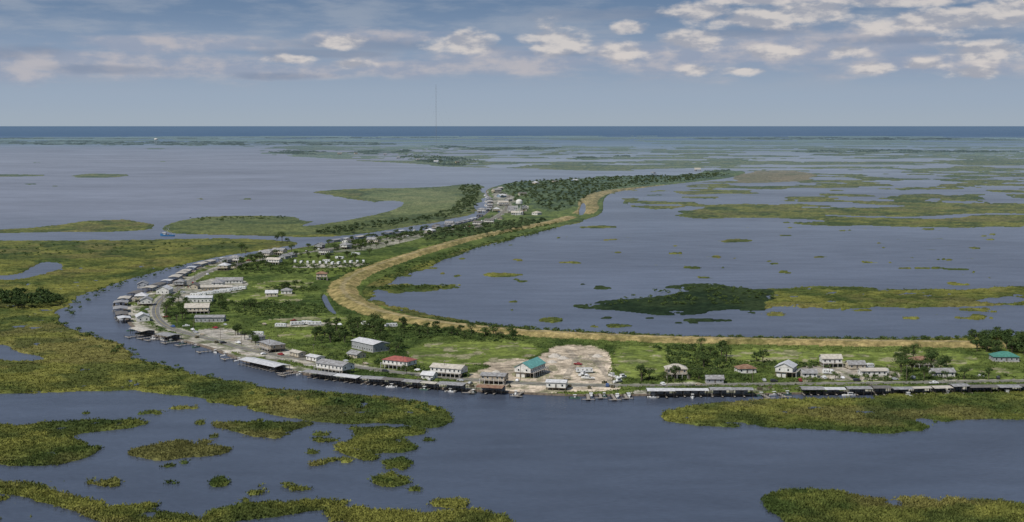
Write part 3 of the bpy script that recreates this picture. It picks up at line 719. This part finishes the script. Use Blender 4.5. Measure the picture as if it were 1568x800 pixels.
# ------------------------------------------------------------------ TREES
def leafmat(name,a,b,sc):
    m,nt=ntree(name); L=nt.links
    out=N(nt,'ShaderNodeOutputMaterial'); p=N(nt,'ShaderNodeBsdfPrincipled'); p.inputs['Roughness'].default_value=.8; p.inputs['Specular IOR Level'].default_value=.15
    geo=N(nt,'ShaderNodeNewGeometry'); no=N(nt,'ShaderNodeTexNoise'); no.inputs['Scale'].default_value=sc; no.inputs['Detail'].default_value=3; L.new(geo.outputs['Position'],no.inputs['Vector'])
    r=N(nt,'ShaderNodeValToRGB'); r.color_ramp.elements[0].position=.35;r.color_ramp.elements[1].position=.68; r.color_ramp.elements[0].color=(*a,1);r.color_ramp.elements[1].color=(*b,1)
    L.new(no.outputs['Fac'],r.inputs['Fac']); L.new(r.outputs['Color'],p.inputs['Base Color']); L.new(p.outputs[0],out.inputs[0]); return m
LEAF=leafmat('oak_foliage',(.022,.042,.012),(.062,.095,.026),.25); LEAF2=leafmat('willow_foliage',(.032,.058,.016),(.095,.13,.036),.25); BARK=mat('tree_bark',(.10,.08,.06),.95)
LEAF3=leafmat('woodland_foliage',(.038,.062,.028),(.105,.135,.058),.05)
def tree_geo(seed,h,r,nl,ls,shrub=False):
    rg=np.random.default_rng(seed); t=T()
    nc_=11 if not shrub else 6
    cz0=h*.62 if not shrub else h*.45
    cl=[]
    for i in range(nc_):
        a=i*2.4+rg.uniform(0,.6); rr=r*math.sqrt((i+.3)/nc_)*.78; zz=cz0+(h*.26 if not shrub else h*.2)*(1-(rr/r)**2)*rg.uniform(.2,1.3)-(.1*h if i%3==0 else 0)
        cl.append((rr*math.cos(a),rr*math.sin(a),zz,r*rg.uniform(.28,.46)))
    if not shrub:
        top=Vector((rg.normal(0,.2),rg.normal(0,.2),h*.45)); t.cyl('trunk',BARK,(0,0,-.5),top,h*.035,6,h*.022)
        for c in cl[::2]: t.cyl('trunk',BARK,top*.85,(c[0],c[1],c[2]),h*.016,4,h*.005)
    vs=[];fs=[]
    per=nl//nc_
    for cx,cy,cz,cr in cl:
        for k in range(per):
            d=rg.normal(0,1,3); d/=np.linalg.norm(d); rad=cr*rg.uniform(.55,1.1)
            c=np.array([cx,cy,cz])+d*rad*np.array([1,1,.8])
            nrm=d+rg.normal(0,.5,3)+np.array([0,0,.4]); nrm/=np.linalg.norm(nrm)
            u_=np.cross(nrm,rg.normal(0,1,3)); u_/=np.linalg.norm(u_); w_=np.cross(nrm,u_); s_=ls*rg.uniform(.6,1.3)
            o=len(vs); vs+=[tuple(c-u_*s_),tuple(c-w_*s_*.6),tuple(c+u_*s_),tuple(c+w_*s_*.6)]; fs.append((o,o+1,o+2,o+3))
    return t,vs,fs
trees=[]
for k in range(6):
    t,vv,ff=tree_geo(100+k,8+k%3*1.5,3.6+k%2,620,.36); t.add('crown',LEAF if k%2==0 else LEAF2,vv,ff); t.build(); trees.append((t,['oak_tree','willow_tree'][k%2]))
def scatter(poly,n,edge=False):
    p=chaikin(poly,True,1); x,y=g(p[:,0],p[:,1]); w=np.stack([x,y],1); out=[]
    x0,y0=w.min(0);x1,y1=w.max(0)
    while len(out)<n:
        a=rng.uniform(x0,x1,4000);b=rng.uniform(y0,y1,4000); m=inpoly(a,b,w)
        out+=list(zip(a[m],b[m]))
        if not len(out): break
    return out[:n]
PR=np.array([(a,b,c) for a,b,c in pads])
def clear(x,y,f=.55):
    if (np.hypot(PR[:,0]-x,PR[:,1]-y)<PR[:,2]*f+2).any(): return False
    if dpoly(np.array([x]),np.array([y]),roadw)[0]<6: return False
    return True
INDIV=[([(235,458),(285,452),(296,480),(290,498),(262,496),(245,480)],26),([(470,520),(520,500),(590,500),(600,512),(540,528),(490,532)],34),
 ([(600,502),(720,510),(800,518),(780,526),(640,520)],26),([(1372,548),(1402,545),(1405,572),(1375,574)],8),([(1400,550),(1440,552),(1460,574),(1410,574)],9),
 ([(1478,522),(1620,520),(1620,548),(1490,546)],60),([(1030,533),(1120,538),(1120,570),(1060,570)],12),([(320,468),(390,462),(400,478),(330,482)],14),([(360,400),(420,395),(440,412),(350,422)],26),
 ([(430,395),(560,390),(600,395),(500,405)],18),([(560,520),(640,530),(620,548),(590,545)],9),([(0,470),(95,462),(80,476),(0,476)],10),([(500,380),(600,372),(620,376),(520,390)],24),([(340,500),(380,520),(400,532),(380,535)],8),([(420,440),(480,440),(480,446),(420,448)],8),
 ([(300,430),(400,402),(520,385),(620,368),(700,356),(700,350),(600,360),(450,385),(320,410)],90),([(620,572),(720,580),(720,586),(620,580)],7),([(960,584),(1140,584),(1140,590),(960,590)],9),([(1230,583),(1560,580),(1560,590),(1240,590)],14)]
for poly,n in INDIV:
    for x,y in scatter(poly,n):
        if not clear(x,y,.7): continue
        t,nm=random.choice(trees); t.place(nm,x,y,.5,random.uniform(0,6.3),random.uniform(.6,1.1))
for u,v,s in[(982,587,1.1),(1168,559,1.25),(1158,558,1.0),(1105,549,1.2),(1112,556,1.1),(575,502,1.3),(583,504,1.0),(548,508,1.1),(432,372,1.5),(424,373,1.1),(440,374,1.0),(370,387,1.3),(376,389,.9),(1396,573,1.2),(1380,574,1.2),(255,482,1.1),(1440,575,1.2),(1425,572,1.3)]:
    x,y=G(u,v); t,nm=random.choice(trees); t.place(nm,x,y,.5,random.uniform(0,6.3),s)
def mass(name,polys,geo,m,hs,chk=True):
    Pv=[];Fv=[];o=0; gv=[(np.array(a),np.array(b)) for a,b in geo]
    for poly,n in polys:
        for x,y in scatter(poly,n):
            if chk and not clear(x,y,.6): continue
            a,b=gv[rng.integers(len(gv))]; s=rng.uniform(*hs); an=rng.uniform(0,6.28); c,s_=math.cos(an),math.sin(an)
            p=a*s; p=np.stack([p[:,0]*c-p[:,1]*s_+x,p[:,0]*s_+p[:,1]*c+y,p[:,2]+.3],1)
            Pv.append(p);Fv.append(b+o);o+=len(p)
    fastmesh(name,np.concatenate(Pv),np.concatenate(Fv),4,None,m)
gt=[tree_geo(200+k,9,4.4,150,.95)[1:] for k in range(4)]
gs=[tree_geo(300+k,3.2,2.4,70,.5,True)[1:] for k in range(4)]
mass('distant_forest',[(FOREST,1000),([(720,282),(738,288),(730,304),(736,316),(718,329),(680,338),(600,350),(520,358),(495,352),(560,346),(650,336),(704,318),(712,300),(700,290)],280),
  ([(640,362),(700,354),(780,342),(830,336),(838,344),(760,360),(690,370),(650,374)],170),
  ([(480,357),(560,350),(560,356),(490,364)],40),([(600,238),(650,238),(720,244),(740,252),(690,256)],90),([(690,318),(725,300),(728,310),(700,332)],50),
  ([(600,372),(660,360),(740,348),(700,350),(600,364)],60),([(760,292),(800,290),(815,320),(800,332),(780,325)],60)],gt,LEAF3,(.55,1.0))
mass('bank_woodland',[([(-160,455),(0,453),(85,456),(98,466),(80,474),(0,474),(-160,475)],190),([(1480,519),(1720,517),(1720,546),(1500,545)],90)],gt,LEAF,(.65,1.1))
mass('shrub_thicket',[([(1000,530),(1100,535),(1130,560),(1110,582),(1050,575),(1010,545)],260),([(470,520),(520,498),(720,508),(830,518),(800,528),(640,520),(560,532)],420),
  ([(320,470),(380,460),(490,468),(510,485),(380,489)],300),([(370,405),(430,395),(480,402),(600,405),(560,418),(470,424),(380,420),(340,428)],420),([(1120,555),(1300,560),(1300,566),(1140,566)],70),
  ([(640,489),(780,503),(1000,517),(1300,522),(1568,517),(1568,521),(1300,525),(1000,520),(780,507),(640,493)],420),([(400,440),(470,443),(500,440),(480,450),(420,450)],90),([(200,590),(500,604),(680,620),(680,650),(640,640),(430,612),(200,596)],40),
  ([(560,430),(620,405),(700,384),(840,350),(860,350),(700,392),(580,440)],260),([(-100,376),(200,372),(440,370),(300,384),(100,392),(-100,395)],120),([(80,470),(130,450),(200,428),(280,405),(290,408),(200,436),(140,458),(110,490)],70),
  ([(560,440),(690,437),(690,443),(570,446)],60),([(1060,436),(1180,446),(1190,466),(1000,470),(900,468)],140),([(80,490),(200,535),(220,552),(400,592),(390,596),(200,560),(150,530),(80,500)],60),([(290,333),(440,332),(440,336),(290,340)],70),([(640,384),(860,345),(840,340),(660,376)],200),
  ([(450,548),(620,574),(720,586),(720,578),(600,560),(480,540)],60),([(960,588),(1150,588),(1150,582),(960,582)],40),([(1210,590),(1560,586),(1560,576),(1210,580)],110)],gs,LEAF2,(.5,1.25))
# ------------------------------------------------------------------ WATER
rad=np.concatenate([np.linspace(40,1500,36),np.geomspace(1600,600000,70)]); na=180
an=np.linspace(0,2*np.pi,na,endpoint=False)
RR_,AA=np.meshgrid(rad,an,indexing='ij'); WP=np.stack([RR_*np.sin(AA),RR_*np.cos(AA),np.zeros_like(RR_)],-1).reshape(-1,3)
qi=[]
for i in range(len(rad)-1):
    a=i*na+np.arange(na); b=i*na+(np.arange(na)+1)%na
    qi.append(np.stack([a,a+na,b+na,b],1))
qi=np.concatenate(qi)[:,::-1]
m,nt=ntree('bayou_water'); L=nt.links
out=N(nt,'ShaderNodeOutputMaterial'); geo=N(nt,'ShaderNodeNewGeometry'); sep=N(nt,'ShaderNodeSeparateXYZ'); L.new(geo.outputs['Position'],sep.inputs[0])
def math_(nt,op,a,b=None,c=None,clamp=False):
    n=nt.nodes.new('ShaderNodeMath'); n.operation=op; n.use_clamp=clamp
    for i,v in enumerate((a,b,c)):
        if v is None: continue
        if isinstance(v,(int,float)): n.inputs[i].default_value=v
        else: nt.links.new(v,n.inputs[i])
    return n.outputs[0]
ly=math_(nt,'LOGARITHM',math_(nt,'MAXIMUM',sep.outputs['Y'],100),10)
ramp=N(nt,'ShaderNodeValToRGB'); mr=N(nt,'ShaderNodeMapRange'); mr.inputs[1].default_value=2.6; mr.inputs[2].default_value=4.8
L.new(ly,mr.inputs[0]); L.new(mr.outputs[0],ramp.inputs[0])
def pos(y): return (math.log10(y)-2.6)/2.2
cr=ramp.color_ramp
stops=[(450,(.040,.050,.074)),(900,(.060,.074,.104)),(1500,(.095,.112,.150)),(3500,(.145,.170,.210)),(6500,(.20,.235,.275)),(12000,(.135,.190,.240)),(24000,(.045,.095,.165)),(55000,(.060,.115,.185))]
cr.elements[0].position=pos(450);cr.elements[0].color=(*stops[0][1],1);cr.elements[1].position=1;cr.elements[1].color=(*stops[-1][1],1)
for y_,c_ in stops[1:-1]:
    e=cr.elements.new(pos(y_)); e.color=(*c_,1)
def wnoise(sx,sy,rot,det,dist):
    mp=N(nt,'ShaderNodeMapping'); mp.inputs['Scale'].default_value=(sx,sy,1); mp.inputs['Rotation'].default_value=(0,0,rot); L.new(geo.outputs['Position'],mp.inputs[0])
    no=N(nt,'ShaderNodeTexNoise'); no.inputs['Scale'].default_value=1; no.inputs['Detail'].default_value=det; no.inputs['Roughness'].default_value=.55; no.inputs['Distortion'].default_value=dist; L.new(mp.outputs[0],no.inputs['Vector']); return no.outputs['Fac']
def mrange(v,a,b,c,d):
    m_=N(nt,'ShaderNodeMapRange'); 
    for i,x_ in enumerate((a,b,c,d)): m_.inputs[i+1].default_value=x_
    L.new(v,m_.inputs[0]); return m_.outputs[0]
w1=mrange(wnoise(.0016,.0030,.5,4,1.2),.3,.7,.84,1.16)
w2=mrange(wnoise(.02,.055,.45,4,.5),.3,.7,.90,1.10)
w3=mrange(wnoise(.25,.7,.6,2,0),.3,.7,.90,1.10)
wf=math_(nt,'MULTIPLY',math_(nt,'MULTIPLY',w1,w2),w3)
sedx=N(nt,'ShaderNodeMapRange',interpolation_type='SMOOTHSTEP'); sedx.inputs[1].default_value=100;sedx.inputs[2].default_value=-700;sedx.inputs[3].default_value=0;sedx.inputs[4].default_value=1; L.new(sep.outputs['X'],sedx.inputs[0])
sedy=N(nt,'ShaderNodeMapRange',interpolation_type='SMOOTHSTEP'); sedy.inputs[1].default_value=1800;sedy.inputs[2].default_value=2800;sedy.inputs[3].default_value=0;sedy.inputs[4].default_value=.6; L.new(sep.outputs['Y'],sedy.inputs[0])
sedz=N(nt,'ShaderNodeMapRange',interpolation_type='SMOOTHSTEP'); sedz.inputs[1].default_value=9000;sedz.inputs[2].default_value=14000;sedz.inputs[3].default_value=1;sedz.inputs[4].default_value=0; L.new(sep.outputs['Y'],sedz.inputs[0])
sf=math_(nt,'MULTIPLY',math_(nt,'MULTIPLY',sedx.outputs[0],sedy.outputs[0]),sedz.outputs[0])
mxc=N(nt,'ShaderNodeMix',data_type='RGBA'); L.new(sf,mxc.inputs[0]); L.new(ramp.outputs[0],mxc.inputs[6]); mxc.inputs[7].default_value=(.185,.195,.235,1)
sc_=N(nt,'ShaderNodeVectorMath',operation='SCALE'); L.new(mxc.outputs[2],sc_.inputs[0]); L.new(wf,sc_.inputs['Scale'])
n1_=wnoise(.16,.34,.5,4,0)
bp=N(nt,'ShaderNodeBump'); bp.inputs['Strength'].default_value=.5; bp.inputs['Distance'].default_value=.5; L.new(n1_,bp.inputs['Height'])
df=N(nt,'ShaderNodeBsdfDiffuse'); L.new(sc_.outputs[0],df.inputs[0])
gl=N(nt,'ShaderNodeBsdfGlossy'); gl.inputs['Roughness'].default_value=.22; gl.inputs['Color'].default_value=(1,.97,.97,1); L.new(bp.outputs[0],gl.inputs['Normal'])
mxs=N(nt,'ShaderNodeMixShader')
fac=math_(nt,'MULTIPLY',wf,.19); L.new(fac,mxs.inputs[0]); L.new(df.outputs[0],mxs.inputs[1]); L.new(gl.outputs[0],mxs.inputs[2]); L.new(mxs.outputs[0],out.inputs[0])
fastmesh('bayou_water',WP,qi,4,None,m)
# ------------------------------------------------------------------ SKY
SUN=Vector((-.55,-.55,.0)).normalized(); EL=math.radians(50)
sd=Vector((SUN.x*math.cos(EL),SUN.y*math.cos(EL),math.sin(EL)))
w=bpy.data.worlds.new('World'); scene.world=w; w.use_nodes=True; nt=w.node_tree; nt.nodes.clear(); L=nt.links
out=N(nt,'ShaderNodeOutputWorld'); bg=N(nt,'ShaderNodeBackground'); bg.inputs[1].default_value=.1; L.new(bg.outputs[0],out.inputs[0])
sky=N(nt,'ShaderNodeTexSky',sky_type='NISHITA',sun_disc=False,sun_elevation=EL,sun_rotation=math.atan2(sd.x,sd.y),altitude=160,air_density=1.0,dust_density=.6,ozone_density=1.5)
tc=N(nt,'ShaderNodeTexCoord'); sp=N(nt,'ShaderNodeSeparateXYZ'); L.new(tc.outputs['Generated'],sp.inputs[0])
az=math_(nt,'MULTIPLY',math_(nt,'ARCTAN2',sp.outputs[0],sp.outputs[1]),57.2958); el=math_(nt,'MULTIPLY',math_(nt,'ARCSINE',sp.outputs[2]),57.2958)
cb=N(nt,'ShaderNodeCombineXYZ'); L.new(az,cb.inputs[0]); L.new(el,cb.inputs[1])
def noise(vec,scale,off,detail=6,rough=.55):
    mp=N(nt,'ShaderNodeMapping'); mp.inputs['Scale'].default_value=scale; mp.inputs['Location'].default_value=off; L.new(vec,mp.inputs[0])
    n=N(nt,'ShaderNodeTexNoise'); n.inputs['Scale'].default_value=1; n.inputs['Detail'].default_value=detail; n.inputs['Roughness'].default_value=rough; L.new(mp.outputs[0],n.inputs['Vector']); return n.outputs['Fac']
def smooth(v,a,b,c=0,d=1):
    m=N(nt,'ShaderNodeMapRange',interpolation_type='SMOOTHSTEP'); m.inputs[1].default_value=a;m.inputs[2].default_value=b;m.inputs[3].default_value=c;m.inputs[4].default_value=d; L.new(v,m.inputs[0]); return m.outputs[0]
def mixcol(a,b,f):
    m=N(nt,'ShaderNodeMix',data_type='RGBA'); 
    if isinstance(f,(int,float)): m.inputs[0].default_value=f
    else: L.new(f,m.inputs[0])
    for v,i in((a,6),(b,7)):
        if isinstance(v,tuple): m.inputs[i].default_value=(*v,1)
        else: L.new(v,m.inputs[i])
    return m.outputs[2]
h1=mixcol((3.5,4.15,4.85),(3.2,3.95,4.95),smooth(el,0,1.2))
h2=mixcol(h1,(2.45,3.25,4.5),smooth(el,1.0,2.8))
h3=mixcol(h2,(1.4,2.2,3.5),smooth(el,2.6,5.2))
skyc=mixcol(h3,sky.outputs[0],smooth(el,5,28))
def ell(lst):
    cur=None
    for u,v,ru,rv in lst:
        a0=math.degrees(math.atan((u-784)/F)); e0=math.degrees((193-v)/F)*math.cos(math.radians(a0))
        s=N(nt,'ShaderNodeVectorMath',operation='SUBTRACT'); L.new(cb.outputs[0],s.inputs[0]); s.inputs[1].default_value=(a0,e0,0)
        mlt=N(nt,'ShaderNodeVectorMath',operation='MULTIPLY'); L.new(s.outputs[0],mlt.inputs[0]); k=F/57.3; mlt.inputs[1].default_value=(k/ru,k/rv,0)
        ln=N(nt,'ShaderNodeVectorMath',operation='LENGTH'); L.new(mlt.outputs[0],ln.inputs[0])
        o=math_(nt,'SUBTRACT',1,ln.outputs['Value'])
        cur=o if cur is None else math_(nt,'MAXIMUM',cur,o)
    return math_(nt,'MAXIMUM',cur,-1)
C1=[(1068,22,62,20),(1150,34,100,20),(1240,22,80,24),(1440,36,150,24),(1545,22,70,36),(1500,80,80,18),(1290,80,42,13),(1060,66,70,18),(960,82,42,20),(965,45,34,12),(852,64,62,32),(708,66,58,24),(522,66,48,15),(1180,82,50,14),(1340,106,42,11),(1490,113,50,12),(1410,100,46,12),(1065,108,34,12),(1170,4,120,10),(540,100,42,10),(1140,110,40,8),(1370,6,120,12),(450,92,50,9)]
C2=[(120,95,230,24),(330,103,240,24),(30,118,70,20),(460,112,140,16),(640,105,160,20),(250,70,200,18),(800,95,200,28),(1050,90,240,34),(1300,70,260,38),(1400,100,200,24),(600,60,160,16)]
C3=[(60,78,70,12),(20,82,50,12),(180,108,110,8),(430,118,100,8),(480,84,140,9),(1000,24,240,14),(620,70,220,14),(860,84,90,8),(1120,52,200,10),(1420,62,200,9),(1180,46,110,7)]
nA=noise(cb.outputs[0],(.62,1.5,1),(3,1,0),9,.56); nB=noise(cb.outputs[0],(.62,1.5,1),(3.10,1.36,0),9,.56)
nC=noise(cb.outputs[0],(.22,1.1,1),(7,2,0),7,.6)
E1=ell(C1);E2=ell(C2);E3=ell(C3)
def m_add(E,n,k): return math_(nt,'ADD',E,math_(nt,'MULTIPLY',math_(nt,'SUBTRACT',n,.5),k))
veil=math_(nt,'MULTIPLY',smooth(nC,.40,.66),smooth(el,.9,2.4,0,.55))
skyc=mixcol(skyc,(3.5,3.95,4.7),veil)
f2=math_(nt,'MULTIPLY',smooth(m_add(E2,nC,2.2),-.1,.7),.7)
shade=smooth(math_(nt,'SUBTRACT',nA,nB),-.11,.12)
skyc=mixcol(skyc,mixcol((3.1,3.5,4.5),(5.2,4.85,5.0),smooth(nA,.40,.64)),f2)
f3=math_(nt,'MULTIPLY',smooth(m_add(E3,nC,2.2),.0,.8),.55)
skyc=mixcol(skyc,(2.0,2.55,3.6),f3)
f1=smooth(m_add(E1,nA,2.1),-.02,.62)
skyc=mixcol(skyc,mixcol((3.6,3.75,4.3),(6.7,6.25,5.95),shade),math_(nt,'MULTIPLY',f1,.85))
L.new(skyc,bg.inputs[0])
sl=bpy.data.lights.new('sun','SUN'); sl.energy=4.1; sl.angle=math.radians(.5); sl.color=(1,.95,.87); so=bpy.data.objects.new('sun',sl); scene.collection.objects.link(so); so.rotation_euler=(-sd).to_track_quat('-Z','Y').to_euler()
# ------------------------------------------------------------------ CAMERA
cd=bpy.data.cameras.new('camera'); cd.lens=LENS; cd.sensor_width=36; cd.clip_start=1; cd.clip_end=1000000
co=bpy.data.objects.new('camera',cd); scene.collection.objects.link(co); co.location=(0,0,H); co.rotation_euler=(math.pi/2-TILT,0,0); scene.camera=co
scene.view_settings.view_transform='Standard'; scene.view_settings.look='None'; scene.view_settings.exposure=0
print('verts',len(P),'objs',len(bpy.data.objects))
